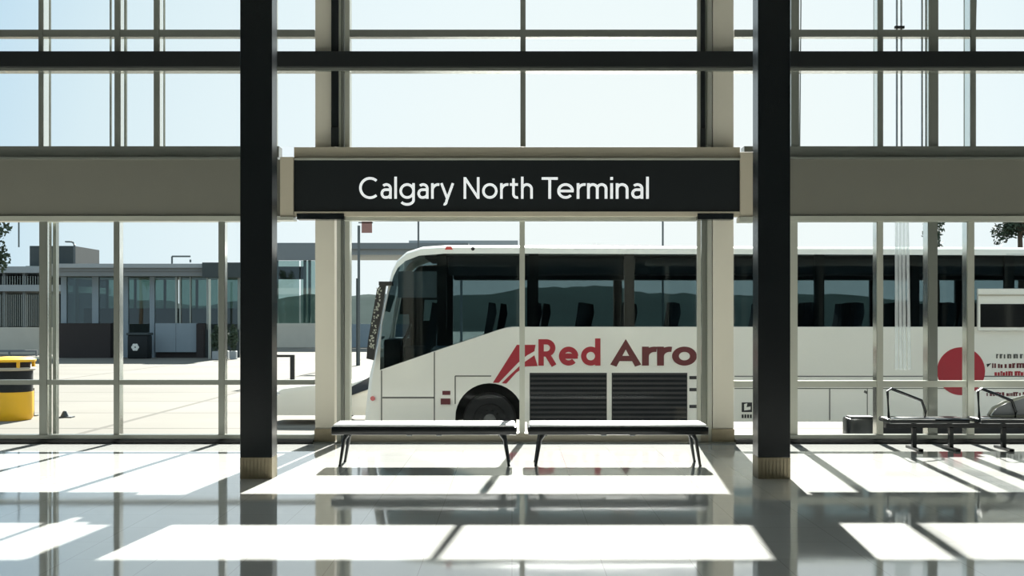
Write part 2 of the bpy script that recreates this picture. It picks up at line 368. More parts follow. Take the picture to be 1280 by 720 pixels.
# ------------------------------------------------------------ benches
def bench(px0, px1, label):
    D = 12.7; B = 13.2; x0, x1 = X(px0, D), X(px1, D); zt = Z(532, D); c = (x0+x1)/2
    e = empty('bench', (c, D+.25, 0), label, 'bench', 'waiting benches under the sign')
    obj('seat_pad', bx(x0+.02, x1-.02, D+.01, B-.01, zt-.015, zt+.012, bev=.012), M['white'], e, True)
    bm = bx(x0, x1, D, B, zt-.105, zt-.015, bev=.012)
    obj('seat_frame', bm, M['black'], e, True)
    for s in (-1, 1):
        xe = x0 if s < 0 else x1
        for y in (D+.05, B-.05):
            bm = bmesh.new()
            tube(bm, [(xe-s*.17, y, zt-.1), (xe-s*.135, y, zt-.16), (xe-s*.09, y, .02), (xe-s*.085, y, 0.0)], [.03, .022, .015, .017], 10)
            obj('leg', bm, M['black'], e, True)
        obj('stretcher', bx(xe-s*.19-.02, xe-s*.19+.02, D+.05, B-.05, zt-.12, zt-.1), M['black'], e)
    for k in (.42, .58):
        xx = x0+(x1-x0)*k; obj('bracket', bx(xx-.03, xx+.03, D+.02, D+.08, zt-.118, zt-.105), M['chrome'], e)
bench(414, 646, 'white-topped black bench on splayed legs in front of the bus front')
bench(660, 886, 'white-topped black bench on splayed legs in front of the bus louvres')

# tandem seats at the right
def arm_loop(x, y0, y1, e, z0=.40, z1=.77):
    bm = bmesh.new()
    tube(bm, [(x, y0, z0), (x-.02, y0-.01, z1-.03), (x+.03, y0, z1), (x+.42, y1, z1-.15), (x+.47, y1, z0+.08), (x+.46, y1, z0)], .018, 8)
    return obj('armrest', bm, M['black'], e, True)
Dc = 14.2
xs0 = X(1112, Dc)
e = empty('tandem_seating', (xs0+1.2, Dc+.2, 0), 'dark waiting seats with metal armrests at the right-hand glazing', 'seat')
obj('beam', bx(xs0+.02, xs0+3.3, Dc+.2, Dc+.28, .27, .33), M['black'], e)
for k in range(3):
    x = xs0+k*1.12
    bm = bx(x, x+1.0, Dc, Dc+.45, .34, .40, bev=.02); obj('seat_pan', bm, M['black'], e, True)
    obj('front_rail', bx(x, x+.56, Dc-.02, Dc+.01, .385, .415, bev=.01), M['chrome'], e, True)
    arm_loop(x+.01, Dc+.06, Dc+.1, e)
for x in (xs0+.38, xs0+.84, xs0+1.5, xs0+2.5):
    obj('leg', bx(x-.025, x+.025, Dc+.2, Dc+.26, 0.02, .28), M['black'], e)
    obj('foot', bx(x-.03, x+.03, Dc-.02, Dc+.45, 0, .03), M['black'], e)
# shell seat with pale rim
x = X(1240, Dc)
bm = bmesh.new(); tube(bm, [(x, Dc+.12, .43), (x+.06, Dc+.12, .52), (x+.2, Dc+.12, .60), (x+.5, Dc+.14, .68), (x+.9, Dc+.14, .68), (x+1.0, Dc+.14, .45), (x+.9, Dc+.12, .415), (x+.02, Dc+.12, .415)], .022, 8)
obj('backrest_rim', bm, M['alu_light'], e, True)
bm = prism(bmesh.new(), [(x+.05, .43), (x+.12, .53), (x+.25, .59), (x+.5, .665), (x+.88, .665), (x+.95, .43)], Dc+.13, Dc+.16)
obj('backrest', bm, M['blind'], e)
# black box on the floor by the glass
D = 17.0
e = empty('waste_bin', (X(1078, D), D+.15, GZ), 'black square-topped litter bin outside the glass right of the right black column', 'bin')
obj('body', bx(X(1062, D), X(1095, D), D, D+.38, GZ, Z(523, D), bev=.03), M['black'], e, True)
obj('lid', bx(X(1064, D), X(1093, D), D+.02, D+.26, Z(523, D), Z(521, D)), M['beam'], e)

# hanging rods and strips at right
D = DW+.13
def rod(name, pts, r, m, label, cat='rod', group=None):
    return tag(obj(name, tube(bmesh.new(), pts, r, 8), M[m], None, True), label, cat, group)
zt = RT
for px, px2, l in ((1121, 1121, 'slim bright hanging rod with a dark clamp in the upper right glazing'), (1126, 1127, 'second slim rod just right of the clamped one'), (1152.5, 1152.5, 'bright rod hanging just left of the wide grey post'), (1157, 1157.5, 'thin rod touching the wide grey post at right')):
    rod('hanging_rod', [(X(px, D), D, zt), (X(px2, D), D, Z(199, D))], .014, 'chrome', l, 'rod', 'rods hanging in the right glazing')
tag(obj('rod_clamp', pbox(1119, 1131, 32, 35.5, D-.03, .05, bev=.004), M['black']), 'small dark clamp on the hanging rods at upper right', 'clamp')
for a, b, l in ((1119, 1119, 'leftmost'), (1123.5, 1124, 'second'), (1128, 1129, 'third'), (1132.5, 1135, 'rightmost')):
    bm = bmesh.new(); Y = D-.015
    va = [(X(a, Y), Y, Z(277, Y)), (X(a+3.5, Y), Y, Z(277, Y)), (X(b+4, Y), Y, Z(462, Y)), (X(b, Y), Y, Z(462, Y))]
    prism(bm, [(v[0], v[2]) for v in va], Y, Y+.01)
    tag(obj('plastic_strip', bm, M['plastic']), {'leftmost': 'leftmost clear plastic strip hanging in front of the bus rear windows', 'second': 'second clear plastic strip from the left, hanging nearly straight', 'third': 'third clear plastic strip from the left, slanting slightly right', 'rightmost': 'rightmost clear plastic strip, flaring most to the right'}[l], 'plastic strip', 'clear strips hanging in the right glazing')
rod('cable', [(X(1005, D), D+.1, zt), (X(1002, D), D+.1, Z(183, D))], .008, 'pole', 'thin dark cable just right of the right black column', 'cable')
rod('cable', [(X(1228, D), D+.1, zt), (X(1223, D), D+.1, Z(40, D))], .008, 'pole', 'thin dark slanting cable at the far upper right', 'cable')

# ------------------------------------------------------------ bus
DB = 21.5; BW = 2.55; KB = F/DB
def bp(px, py): return (X(px, DB), Z(py, DB))
bus = empty('coach_bus', (X(900, DB), DB+BW/2, GZ), 'white coach bus with red lettering and dark windows parked outside the glass', 'bus')
REAR = 1392
outer = [(454, 527), (456, 505), (460, 470), (465, 450), (470, 432), (473, 418), (475.7, 399), (479, 381), (484, 358), (489, 338), (496, 324), (508, 313.5), (527, 307.5), (556, 305.6), (640, 305.8), (800, 306.5), (1000, 307.5), (1250, 308), (1372, 309), (1386, 316), (1391, 340), (REAR, 420), (REAR, 527)]
inner = [(474, 527), (474.5, 505), (475, 475), (475, 462), (475.2, 445), (475.8, 430), (477.6, 407), (481, 390), (486, 366), (492, 345), (497, 335), (507, 326), (524, 319.5), (556, 317), (640, 317), (800, 317.5), (1000, 318), (1250, 319), (1362, 320), (1374, 324), (1378, 345), (1380, 420), (1380, 527)]
bm = bmesh.new(); rows = []
for (ox, oy), (ix, iy) in zip(outer, inner):
    a = bp(ix, iy); b = bp(ox, oy); mid = (a[0]*.35+b[0]*.65, a[1]*.35+b[1]*.65)
    pr = [(a, 0), (mid, .035), ((a[0]*.08+b[0]*.92, a[1]*.08+b[1]*.92), .11), (b, .26)]
    pts = [(p[0], DB+y, p[1]) for p, y in pr]+[(p[0], DB+BW-y, p[1]) for p, y in pr[::-1]]
    rows.append([bm.verts.new(p) for p in pts])
for i in range(len(rows)-1):
    for k in range(7):
        f = bm.faces.new((rows[i][k], rows[i][k+1], rows[i+1][k+1], rows[i+1][k]))
        if k == 3 and 3 <= i <= 10: f.material_index = 1
ob = obj('body_shell', bm, [M['bwhite'], M['windscreen']], bus, True)
# side panels: lower body with wheel arches
def side_panel(y0, y1):
    pts = [(474, 527), (475, 462.5), (543, 439), (624, 412), (633, 409.5), (642, 408.5), (1380, 408.5), (1380, 527)]
    def arch(cx, cy, r, n=18):
        return [(cx+r*math.cos(math.pi*k/n), min(527, cy-r*math.sin(math.pi*k/n))) for k in range(n+1)]
    pts += [(1379, 527)]
    pts += [(1378, 521)]+arch(1340, 517, 38)[1:-1]+[(1302, 521), (1301.5, 527)]
    pts += [(655, 527)]+arch(612, 522, 43)[1:-1]+[(569, 527)]
    return prism(bmesh.new(), [bp(*p) for p in pts], y0, y1)
obj('side_panel', side_panel(DB-.005, DB+.04), M['bwhite'], bus)
obj('side_panel', side_panel(DB+BW-.04, DB+BW+.005), M['bwhite'], bus)
obj('rear_panel', bx(X(1380, DB), X(1380, DB)+.03, DB+.05, DB+BW-.05, Z(527, DB), Z(322, DB)), M['bwhite'], bus)
obj('floor_pan', bx(X(478, DB), X(1378, DB), DB+.06, DB+BW-.06, Z(472, DB), Z(466, DB)), M['bdark'], bus)
obj('underbody', bx(X(1108, DB), X(1380, DB), DB+.45, DB+BW-.4, GZ+.12, Z(500, DB)), M['bdark'], bus)
obj('underbody', bx(X(668, DB), X(1216, DB), DB+.9, DB+BW-.5, Z(524, DB), Z(500, DB)), M['bdark'], bus)
# windows, one per bay, both sides; divided by pillars
glasspoly_front = [(475, 462.5), (475.2, 445), (475.8, 430), (477.6, 407), (481, 390), (486, 366), (492, 345), (497, 335), (507, 326), (524, 319.5), (552, 317), (552, 436), (543, 439)]
second = [(552, 317), (663, 317), (663, 408.5), (642, 408.5), (633, 409.5), (624, 412), (552, 436)]
for y in (DB+.005, DB+BW-.02):
    obj('side_window', prism(bmesh.new(), [bp(*p) for p in glasspoly_front], y, y+.012), M['bglass'], bus)
    obj('side_window', prism(bmesh.new(), [bp(*p) for p in second], y, y+.012), M['bglass'], bus)
    xx = 663
    while xx < 1375:
        nx = min(xx+119, 1380)
        yb = 408.5
        obj('side_window', prism(bmesh.new(), [bp(xx, 317.5), bp(nx, 318.5), bp(nx, yb), bp(xx, yb)], y, y+.012), M['bglass'], bus)
        xx = nx
for s, y in ((0, DB+.03), (1, DB+BW-.12)):
    for px in (552, 667, 787, 906, 1025, 1144, 1263):
        obj('window_pillar', bx(X(px-6, DB), X(px+6, DB), y, y+.08, Z(410, DB), Z(317, DB)), M['bdark'], bus)
obj('luggage_rack', bx(X(560, DB), X(1372, DB), DB+.1, DB+.62, Z(343, DB), Z(322, DB), bev=.02), M['bint'], bus)
obj('luggage_rack', bx(X(560, DB), X(1372, DB), DB+BW-.6, DB+BW-.12, Z(345, DB), Z(322, DB), bev=.02), M['bint'], bus)
obj('roof_lining', bx(X(530, DB), X(1372, DB), DB+.2, DB+BW-.2, Z(322, DB), Z(319, DB)), M['bint'], bus)
obj('sun_blind', bx(X(497, DB), X(549, DB), DB+.06, DB+.075, Z(372, DB), Z(339, DB)), M['blind'], bus)
obj('sun_blind', bx(X(566, DB), X(655, DB), DB+.07, DB+.085, Z(344, DB), Z(320, DB)), M['bint'], bus)
# seats
def seat_bm(px, y0, y1):
    bm = bmesh.new(); x = X(px, DB); zf = Z(470, DB)
    box(bm, x-.25, x+.22, y0, y1, zf+.3, zf+.55, bev=.04)
    p = [(x+.14, zf+.5), (x+.26, zf+.5), (x+.42, zf+1.18), (x+.40, zf+1.36), (x+.28, zf+1.38), (x+.26, zf+1.2)]
    ym = (y0+y1)/2
    prism(bm, p, y0+.02, ym-.02); prism(bm, p, ym+.02, y1-.02)
    return bm
px = 592
while px < 1350:
    obj('seat', seat_bm(px, DB+.14, DB+1.04), M['bseat'], bus)
    obj('seat', seat_bm(px+14, DB+1.52, DB+BW-.14), M['bseat'], bus)
    px += 58
fd = obj('door_panel', prism(bmesh.new(), [bp(*p) for p in ((486, 372), (492, 348), (500, 336), (512, 325), (558, 322), (558, 436), (543, 436), (536, 436), (536, 372), (519, 372), (517, 401), (535, 401), (535, 436), (499, 436), (497, 392), (484, 392))], DB+BW-.2, DB+BW-.14), M['bdark'], bus)
obj('driver_seat', seat_bm(520, DB+.25, DB+.85), M['bseat'], bus)
obj('dashboard', bx(X(478, DB), X(500, DB), DB+.2, DB+BW-.2, Z(468, DB), Z(424, DB), bev=.05), M['bdark'], bus, True)
bm = bmesh.new(); c = Vector((X(505, DB), DB+.55, Z(420, DB)))
ring = [c+Vector((.08*math.cos(a), .22*math.sin(a), .21*math.cos(a))) for a in [2*math.pi*k/16 for k in range(17)]]
tube(bm, ring, .018, 6); tube(bm, [c, c+Vector((-.18, 0, -.2))], .03, 6)
obj('steering_wheel', bm, M['bdark'], bus)
# panel seams, trim lines
def line(x0, y0, x1, y1, wpx=1.4, m='bgrey', name='seam'):
    a = Vector(bp(x0, y0)); b = Vector(bp(x1, y1)); d = (b-a).normalized(); n = Vector((-d.y, d.x))*wpx/2/KB
    bm = prism(bmesh.new(), [tuple(a+n), tuple(b+n), tuple(b-n), tuple(a-n)], DB-.009, DB-.003)
    return obj(name, bm, M[m], bus)
for l in ((543, 440, 543, 527), (477, 463, 477, 527), (478, 497, 543, 497, 2), (569, 470, 569, 505), (569, 470, 614, 470), (918, 470.5, 1380, 470.5, 1.6), (918, 485.5, 1380, 485.5, 1.2), (1037, 486, 1037, 525), (1084, 486, 1084, 525, 1), (1080, 489, 1084, 491, 3)): line(*l)
obj('skirt_band', prism(bmesh.new(), [bp(918, 471), bp(1380, 471), bp(1380, 485), bp(918, 485)], DB-.012, DB-.004), M['bwhite'], bus)
# louvred compartments
for a, b in ((662, 758.5), (764.5, 859)):
    f = obj('louvre_frame', prism(bmesh.new(), [bp(a-3, 464.5), bp(b+2.5, 464.5), bp(b+2.5, 529), bp(a-3, 529)], DB-.012, DB-.004), M['bwhite'], bus)
    obj('louvre_back', prism(bmesh.new(), [bp(a, 466), bp(b, 466), bp(b, 528), bp(a, 528)], DB-.018, DB-.012), M['bdark'], f)
    bm = bmesh.new()
    for k in range(10):
        y = 468.5+k*6
        x0, z0 = bp(a+1, y+3); x1, z1 = bp(b-1, y)
        prism_pts = [(x0, z0), (x1, z0), (x1, z1), (x0, z1)]
        v = [bm.verts.new(p) for p in ((x0, DB-.045, z0), (x1, DB-.045, z0), (x1, DB-.02, z1), (x0, DB-.02, z1), (x0, DB-.02, z0), (x1, DB-.02, z0))]
        bm.faces.new(v[0:4]); bm.faces.new((v[0], v[4], v[5], v[1])); bm.faces.new((v[0], v[3], v[4])); bm.faces.new((v[1], v[5], v[2])); bm.faces.new((v[3], v[2], v[5], v[4]))
    obj('louvre_slats', bm, M['dullblack'], f)
for y in (472, 487, 508):
    line(861, y, 872, y, 4, 'bdark', 'vent_slot')
# lights & marks
def plate(pts, m, name, y=-.02, lab=None):
    o = obj(name, prism(bmesh.new(), [bp(*p) for p in pts], DB+y, DB-.002), M[m], bus)
    if lab: o['label'] = lab
    return o
def rect(x0, y0, x1, y1): return [(x0, y0), (x1, y0), (x1, y1), (x0, y1)]
def disc(cx, cy, r, n=40): return [(cx+r*math.cos(2*math.pi*k/n), cy+r*math.sin(2*math.pi*k/n)) for k in range(n)]
plate(rect(553, 488.5, 563, 493.5), 'dred', 'side_lamp'); plate(rect(551, 498, 563, 505.5), 'dred', 'side_lamp', -.03)
plate(disc(466, 498, 3, 16), 'amber', 'marker_lamp', -.03)
o = plate([(556, 312), (558, 308), (564, 308), (566, 312)], 'amber', 'roof_lamp', -.0)
o.data.transform(Matrix.Translation((0, .02, 0)))
o = plate(disc(591, 311, 2.3, 14), 'bdark', 'roof_vent_cap', .0); o.data.transform(Matrix.Translation((0, .02, 0)))
plate([(616, 478.5), (646, 431), (669.5, 431), (668, 439), (659, 444), (647, 454), (623.5, 478.5)], 'red', 'arrow_emblem', -.012)
plate([(627, 479), (634, 472), (652, 455), (668, 444), (672, 457.5), (657, 458), (645, 466), (633, 479.5)], 'red', 'arrow_emblem', -.012)
text('letter', [('Arrow', 764, 915)], 424, 457, DB, DB-.006, M['dred'], bus, w=.2, gap=.1)
text('letter', [('Red', 673, 750.5)], 424, 457, DB, DB-.006, M['red'], bus, w=.2, gap=.1)
plate(disc(1201, 464, 30), 'red', 'red_roundel', -.014)
rr = random.Random(3)
def marks(x0, x1, y0, y1, m):
    bm = bmesh.new(); x = x0
    while x < x1:
        ww = rr.uniform(1.2, 3.4)
        ya = y0+rr.uniform(0, 1.5); prism(bm, [bp(x, ya), bp(x+ww, ya), bp(x+ww, y1), bp(x, y1)], DB-.012, DB-.003)
        if rr.random() < .5: prism(bm, [bp(x, y0), bp(x+ww+1, y0), bp(x+ww+1, y0+1.6), bp(x, y0+1.6)], DB-.0125, DB-.003)
        x += ww+rr.choice((.9, .9, 1.1, 2.6))
    return obj('small_print', bm, M[m], bus)
marks(1245, 1330, 442.5, 448, 'bgrey'); marks(1240, 1340, 454, 460, 'dred'); marks(1243, 1340, 464, 469.5, 'red'); marks(1233, 1330, 490, 495, 'dred')
plate([(1233, 455), (1239, 454), (1234, 459)], 'bdark', 'small_print', -.012)
plate(rect(927, 503, 940, 515), 'bdark', 'icon_plate', -.012); plate([(930, 505), (934, 504), (933, 509), (938, 508), (938, 512), (930, 513)], 'bwhite', 'icon_plate', -.016)
bmk = bmesh.new()
for k in range(4): prism(bmk, [bp(927+k*3.4, 518), bp(929.4+k*3.4, 518), bp(929.4+k*3.4, 522.5), bp(927+k*3.4, 522.5)], DB-.012, DB-.003)
obj('small_print', bmk, M['bdark'], bus)
# rear emergency window unit standing proud of the side
o = obj('rear_window_frame', prism(bmesh.new(), [bp(*p) for p in rect(1221, 361, 1380, 413)], DB-.07, DB-.0), M['bwhite'], bus)
o = obj('rear_window_glass', prism(bmesh.new(), [bp(*p) for p in rect(1223.5, 380, 1374, 409)], DB-.076, DB-.0715), M['carglass'], bus)
obj('rear_window_lip', prism(bmesh.new(), [bp(*p) for p in rect(1221, 368, 1380, 370)], DB-.082, DB-.07), M['beige'], bus)
# wheels
def wheel(px, py, y, s=1, R=.5, parent=bus, name='wheel'):
    c = (X(px, DB), y, GZ+R)
    bm = lathe(bmesh.new(), [(R*.58, 0), (R*.62, -.03*s), (R*.94, -.035*s), (R, .02*s), (R, .26*s), (R*.9, .3*s), (R*.5, .3*s)], c, 'Y', 40)
    t = obj(name, bm, M['tyre'], parent, True)
    bm = lathe(bmesh.new(), [(R*.56, .02*s), (R*.5, .0), (R*.46, .06*s), (R*.24, .07*s), (R*.22, -.02*s), (R*.02, -.03*s)], c, 'Y', 32)
    for k in range(10):
        a = 2*math.pi*k/10; box(bm, c[0]+R*.36*math.cos(a)-.018, c[0]+R*.36*math.cos(a)+.018, y+.03*s-.03, y+.03*s+.03, c[2]+R*.36*math.sin(a)-.018, c[2]+R*.36*math.sin(a)+.018)
    obj('hub', bm, M['hub'], t)
    return t
for px in (612, 1340):
    wheel(px, 0, DB+.1); wheel(px, 0, DB+BW-.1, -1)
    obj('wheel_well', bx(X(px-44, DB), X(px+38, DB), DB+.45, DB+BW-.45, Z(500, DB), Z(474, DB)), M['dullblack'], bus)
for a, b in ((567, 657), (1300, 1379)): obj('wheel_well', bx(X(a, DB), X(b, DB), DB+.44, DB+.47, Z(527, DB), Z(476, DB)), M['dullblack'], bus)

# mirror arm hanging in front of the windscreen
m = obj('mirror', prism(bmesh.new(), [bp(*p) for p in ((478, 354), (483, 356), (479, 385), (472, 420), (468, 450), (459, 448), (461, 425), (468, 385), (472, 362))], DB-.12, DB+.02), M['bdark'], bus)
bm = bmesh.new(); q = random.Random(5)
for k in range(60):
    t = q.random(); cx = 475-t*10+q.uniform(-3.2, 3); cy = 360+t*76; s_ = q.uniform(.6, 1.3)
    prism(bm, [bp(cx-s_, cy-s_), bp(cx+s_, cy-s_), bp(cx+s_*.6, cy+s_), bp(cx-s_*.6, cy+s_)], DB-.128, DB-.121)
obj('mirror_perforation', bm, M['alu_light'], m)
obj('mirror_bracket', bx(X(474, DB), X(490, DB), DB-.08, DB+.3, Z(357, DB), Z(352, DB)), M['bdark'], m)

# ------------------------------------------------------------ white car behind the bus nose
DC = 26.0; KC = F/DC
def cp(px, py): return (X(px, DC), Z(py, DC))
car = empty('white_car', (X(470, DC), DC+.85, GZ), 'white car standing beyond the bus, its bonnet showing left of the bus nose', 'car')
prof = [(338, 519), (335, 503), (339, 491), (350, 484.5), (380, 480.5), (437, 478), (462, 470), (480, 461), (500, 453), (540, 450), (560, 455), (585, 474), (592, 480), (594, 512), (590, 519)]
bm = bmesh.new(); sect = []
for y, ins in ((0, 8), (.05, 2.5), (.22, 0), (1.5, 0), (1.67, 2.5), (1.72, 8)):
    cx = sum(p[0] for p in prof)/len(prof); cy = 500
    sect.append([bm.verts.new((X(p[0]+(cx-p[0])/130*ins, DC), DC+y, Z(p[1]+(ins*.8 if p[1] < 500 else 0), DC))) for p in prof])
n = len(prof)
for a, b in zip(sect, sect[1:]):
    for k in range(n): bm.faces.new((a[k], a[(k+1) % n], b[(k+1) % n], b[k]))
bm.faces.new(sect[0]); bm.faces.new(sect[-1][::-1])
obj('body', bm, M['carwhite'], car, True)
obj('windscreen', prism(bmesh.new(), [cp(*p) for p in ((430, 488), (432, 494), (440, 494), (470, 483), (490, 475), (490, 460), (470, 466), (452, 477))], DC-.03, DC+.02), M['carglass'], car)
obj('headlamp', bx(X(337, DC)-.01, X(349, DC), DC+.02, DC+.25, Z(497, DC), Z(491, DC), bev=.01), M['chrome'], car)
for px in (418, 560):
    c = (X(px, DC), DC+.0, GZ+.31)
    for yy in (0, 1.55):
        t = obj('wheel', lathe(bmesh.new(), [(.2, 0), (.3, -.01), (.31, .03), (.31, .16), (.2, .18)], (c[0], DC+yy, c[2]), 'Y', 28), M['tyre'], car, True)

# ------------------------------------------------------------ yard objects
# yellow bin
D = 26.9; x = X(2, D); k = D/F
e = empty('yellow_bin', (x, D+.5, GZ), 'round yellow litter bin with a broad black band at the far left outside', 'bin')
R = 27*k
def zz(py): return Z(py, D)
c = (x, D+R, 0)
obj('body', lathe(bmesh.new(), [(R*.86, zz(528)), (R*.97, zz(524)), (R, zz(516)), (R, zz(491))], c), M['yellow'], e, True)
obj('band', lathe(bmesh.new(), [(R*.97, zz(491)), (R*.97, zz(464))], c), M['beam'], e, True)
obj('collar', lathe(bmesh.new(), [(R*1.05, zz(464)), (R*1.1, zz(461.5)), (R*1.05, zz(460))], c), M['beige'], e, True)
obj('opening', lathe(bmesh.new(), [(R*.85, zz(460)), (R*.85, zz(453))], c), M['brown'], e, True)
for kx in range(6):
    a = kx*math.pi/3+.2; obj('lid_post', bx(c[0]+R*math.cos(a)-.03, c[0]+R*math.cos(a)+.03, c[1]+R*math.sin(a)-.03, c[1]+R*math.sin(a)+.03, zz(461), zz(452)), M['yellow'], e)
obj('lid', lathe(bmesh.new(), [(R*1.1, zz(453)), (R*1.12, zz(450)), (R*.9, zz(447.5)), (R*.3, zz(446.5))], c), M['yellow'], e, True)
# bike stand
D = 40.0
e = empty('bike_stand', (X(355, D), D, GZ), 'black square hoop stand on the pavement right of the left black column', 'stand')
zg = GZ; bmh = bmesh.new()
obj('top_bar', bx(X(310, D), X(368, D), D, D+.1, Z(446.5, D), Z(443.5, D)), M['black'], e)
obj('upright', bx(X(362.5, D), X(368, D), D, D+.1, GZ, Z(446.5, D)), M['black'], e)
obj('upright', bx(X(310, D), X(315.5, D), D, D+.1, GZ, Z(446.5, D)), M['black'], e)
# small cone and low post
D = 2.37*F/122; c = (X(81, D), D, GZ)
e = empty('ground_marker', c, 'tiny dark marker cone lying near on the yard at left', 'cone')
obj('cone', lathe(bmesh.new(), [(.11, 0.02), (.04, .16), (.01, .17)], c, seg=16), M['dgrey'], e, True)
obj('base_plate', bx(c[0]-.14, c[0]+.2, c[1]-.12, c[1]+.12, GZ, GZ+.03), M['dgrey'], e)
D = 2.37*F/120
e = empty('guide_rail', (X(42, D), D, GZ), 'slim grey rail post between the yellow bin and the first mullion', 'post')
obj('post', tube(bmesh.new(), [(X(42, D), D, GZ), (X(42, D), D, Z(485, D))], .02, 8), M['pole'], e)
obj('foot', bx(X(40, D), X(47, D), D-.06, D+.06, GZ, GZ+.03), M['pole'], e)

# building A: glazed kiosk hall, far left-centre
DA = 72.6
def ax(px, d=0): return X(px, DA+d)
def az(py, d=0): return Z(py, DA+d)
e = empty('glazed_terminal', (ax(180), DA+3, GZ), 'low glazed terminal building with a flat grey roof across the yard', 'building')
WD = 5.0
bm = bmesh.new(); box(bm, ax(72), ax(306), DA-1.2, DA+WD+.6, az(346), az(333)); box(bm, ax(72), ax(306), DA-1.3, DA-1.2, az(340), az(331))
obj('roof', bm, M['fascia'], e)
obj('roof_edge', bx(ax(78), ax(306), DA-1.5, DA-1.3, az(336), az(331)), M['fascia2'], e)
for a, b in ((76, 83), (115, 123), (153, 160), (187, 193), (219, 221.5), (224, 226), (237, 238.5), (258, 260), (297, 300)):
    obj('post', bx(ax(a), ax(b), DA, DA+.25, GZ, az(346)), M['alu'] if b-a < 4 else M['bluegrey'], e)
for a, b in ((83, 115), (123, 153), (160, 187), (193, 219), (226, 258), (260, 297)):
    obj('glass_wall', bx(ax(a), ax(b), DA+.1, DA+.14, az(405), az(346)), M['tglass'], e)
    obj('glass_wall', bx(ax(a, WD), ax(b, WD), DA+WD, DA+WD+.04, az(412), az(346)), M['tglass'], e)
for px in (95, 133, 168, 205, 245, 280):
    obj('mullion', bx(ax(px, WD), ax(px+3, WD), DA+WD-.1, DA+WD, az(412), az(346)), M['dgrey'], e)
obj('interior_counter', bx(ax(90), ax(290), DA+2, DA+2.8, GZ, az(385)), M['dgrey'], e)
obj('low_wall', bx(ax(76), ax(142), DA-.6, DA-.1, GZ, az(404)), M['brown'], e)
obj('low_wall', bx(ax(196), ax(221.4), DA-.3, DA-.1, az(440), az(404)), M['bluegrey'], e)
obj('low_wall', bx(ax(221.8), ax(247), DA-.3, DA-.1, az(440), az(404)), M['bluegrey'], e)
obj('low_wall', bx(ax(196), ax(257), DA-.1, DA-.02, GZ, az(404)), M['brown'], e)
obj('low_wall', bx(ax(248), ax(257), DA-.5, DA-.1, GZ, az(405)), M['brown'], e)
obj('low_wall', bx(ax(257), ax(300), DA-.1, DA, GZ, az(412)), M['dgrey'], e)
bm = bmesh.new()
for p in ((215, 328, 215, 320.5), (215, 320.5, 238, 320.5), (238, 320.5, 238, 328)):
    tube(bm, [(ax(p[0]), DA, az(p[1]+4)), (ax(p[2]), DA, az(p[3]))], .06, 6) if p[0] == p[2] else tube(bm, [(ax(p[0]), DA, az(p[1])), (ax(p[2]), DA, az(p[3]))], .06, 6)
obj('roof_rail', bm, M['pole'], e)
# dark hanging sign box on its corner
tag(obj('sign_box', bx(ax(253, -2), ax(302, -2), DA-2.1, DA-1.5, az(347, -2), az(328, -2), bev=.03), M['dgrey']), 'dark blank box sign under the roof edge of the glazed building', 'sign')
# waste drum with white rosette
Dd = 70.5
e = empty('black_container', (X(172, Dd), Dd, GZ), 'black container with a white rosette mark by the glazed building', 'container')
obj('body', bx(X(159, Dd), X(184, Dd), Dd, Dd+1, GZ, Z(419, Dd), bev=.08), M['beam'], e, True)
obj('lid', bx(X(158, Dd), X(185, Dd), Dd-.05, Dd+1.05, Z(419, Dd), Z(416, Dd), bev=.03), M['dgrey'], e)
bm = bmesh.new(); cx, cz = X(169, Dd), Z(434, Dd)
for kx in range(6):
    a = kx*math.pi/3; 
    prism(bm, [(cx+.14*math.cos(a)+.1*math.cos(t), cz+.14*math.sin(a)+.1*math.sin(t)) for t in [2*math.pi*j/10 for j in range(10)]], Dd-.02-.001*kx, Dd)
obj('rosette', bm, M['bwhite'], e)
# foliage helper
def foliage(bm, c, r, n, s, seed, flat=1.0):
    q = random.Random(seed)
    for _ in range(n):
        d = Vector((q.gauss(0, 1), q.gauss(0, 1), q.gauss(0, 1))).normalized()*(q.random()**.45)
        p = Vector(c)+Vector((d.x*r[0], d.y*r[1], d.z*r[2]))
        a = Vector((q.gauss(0, 1), q.gauss(0, 1), q.gauss(0, 1))).normalized(); b = a.orthogonal().normalized()
        ss = s*q.uniform(.6, 1.3)
        vs = [bm.verts.new(p+a*ss), bm.verts.new(p+b*ss*.6), bm.verts.new(p-a*ss), bm.verts.new(p-b*ss*.6)]
        bm.faces.new(vs)
    return bm
for i, (px, l) in enumerate(((270, 'leafy shrub in a grey planter left of the first mullion by the kiosk'), (292, 'leafy shrub in a grey planter beside the left black column'), (282, 'leafy shrub in a planter between two others by the glazed building'))):
    Dp = 69.0+i*.5
    e = empty('potted_shrub', (X(px, Dp), Dp, GZ), l, 'shrub', 'potted shrubs by the glazed building')
    obj('planter', bx(X(px-4, Dp), X(px+4, Dp), Dp-.2, Dp+.2, GZ, GZ+.5, bev=.03), M['fascia2'], e)
    obj('foliage', foliage(bmesh.new(), (X(px, Dp), Dp, GZ+1.25), (.25, .25, .85), 240, .12, i+3), M['leaf'], e)
for px, l in ((262, 'pale banner pole left of the shrubs by the glazed building'), (274, 'pale banner pole right beside the first, above the shrubs')):
    tag(obj('pale_pole', tube(bmesh.new(), [(X(px, 70), 70, GZ), (X(px, 70), 70, Z(349, 70))], .08, 8), M['alu_light']), l, 'pole', 'pale poles by the shrubs')

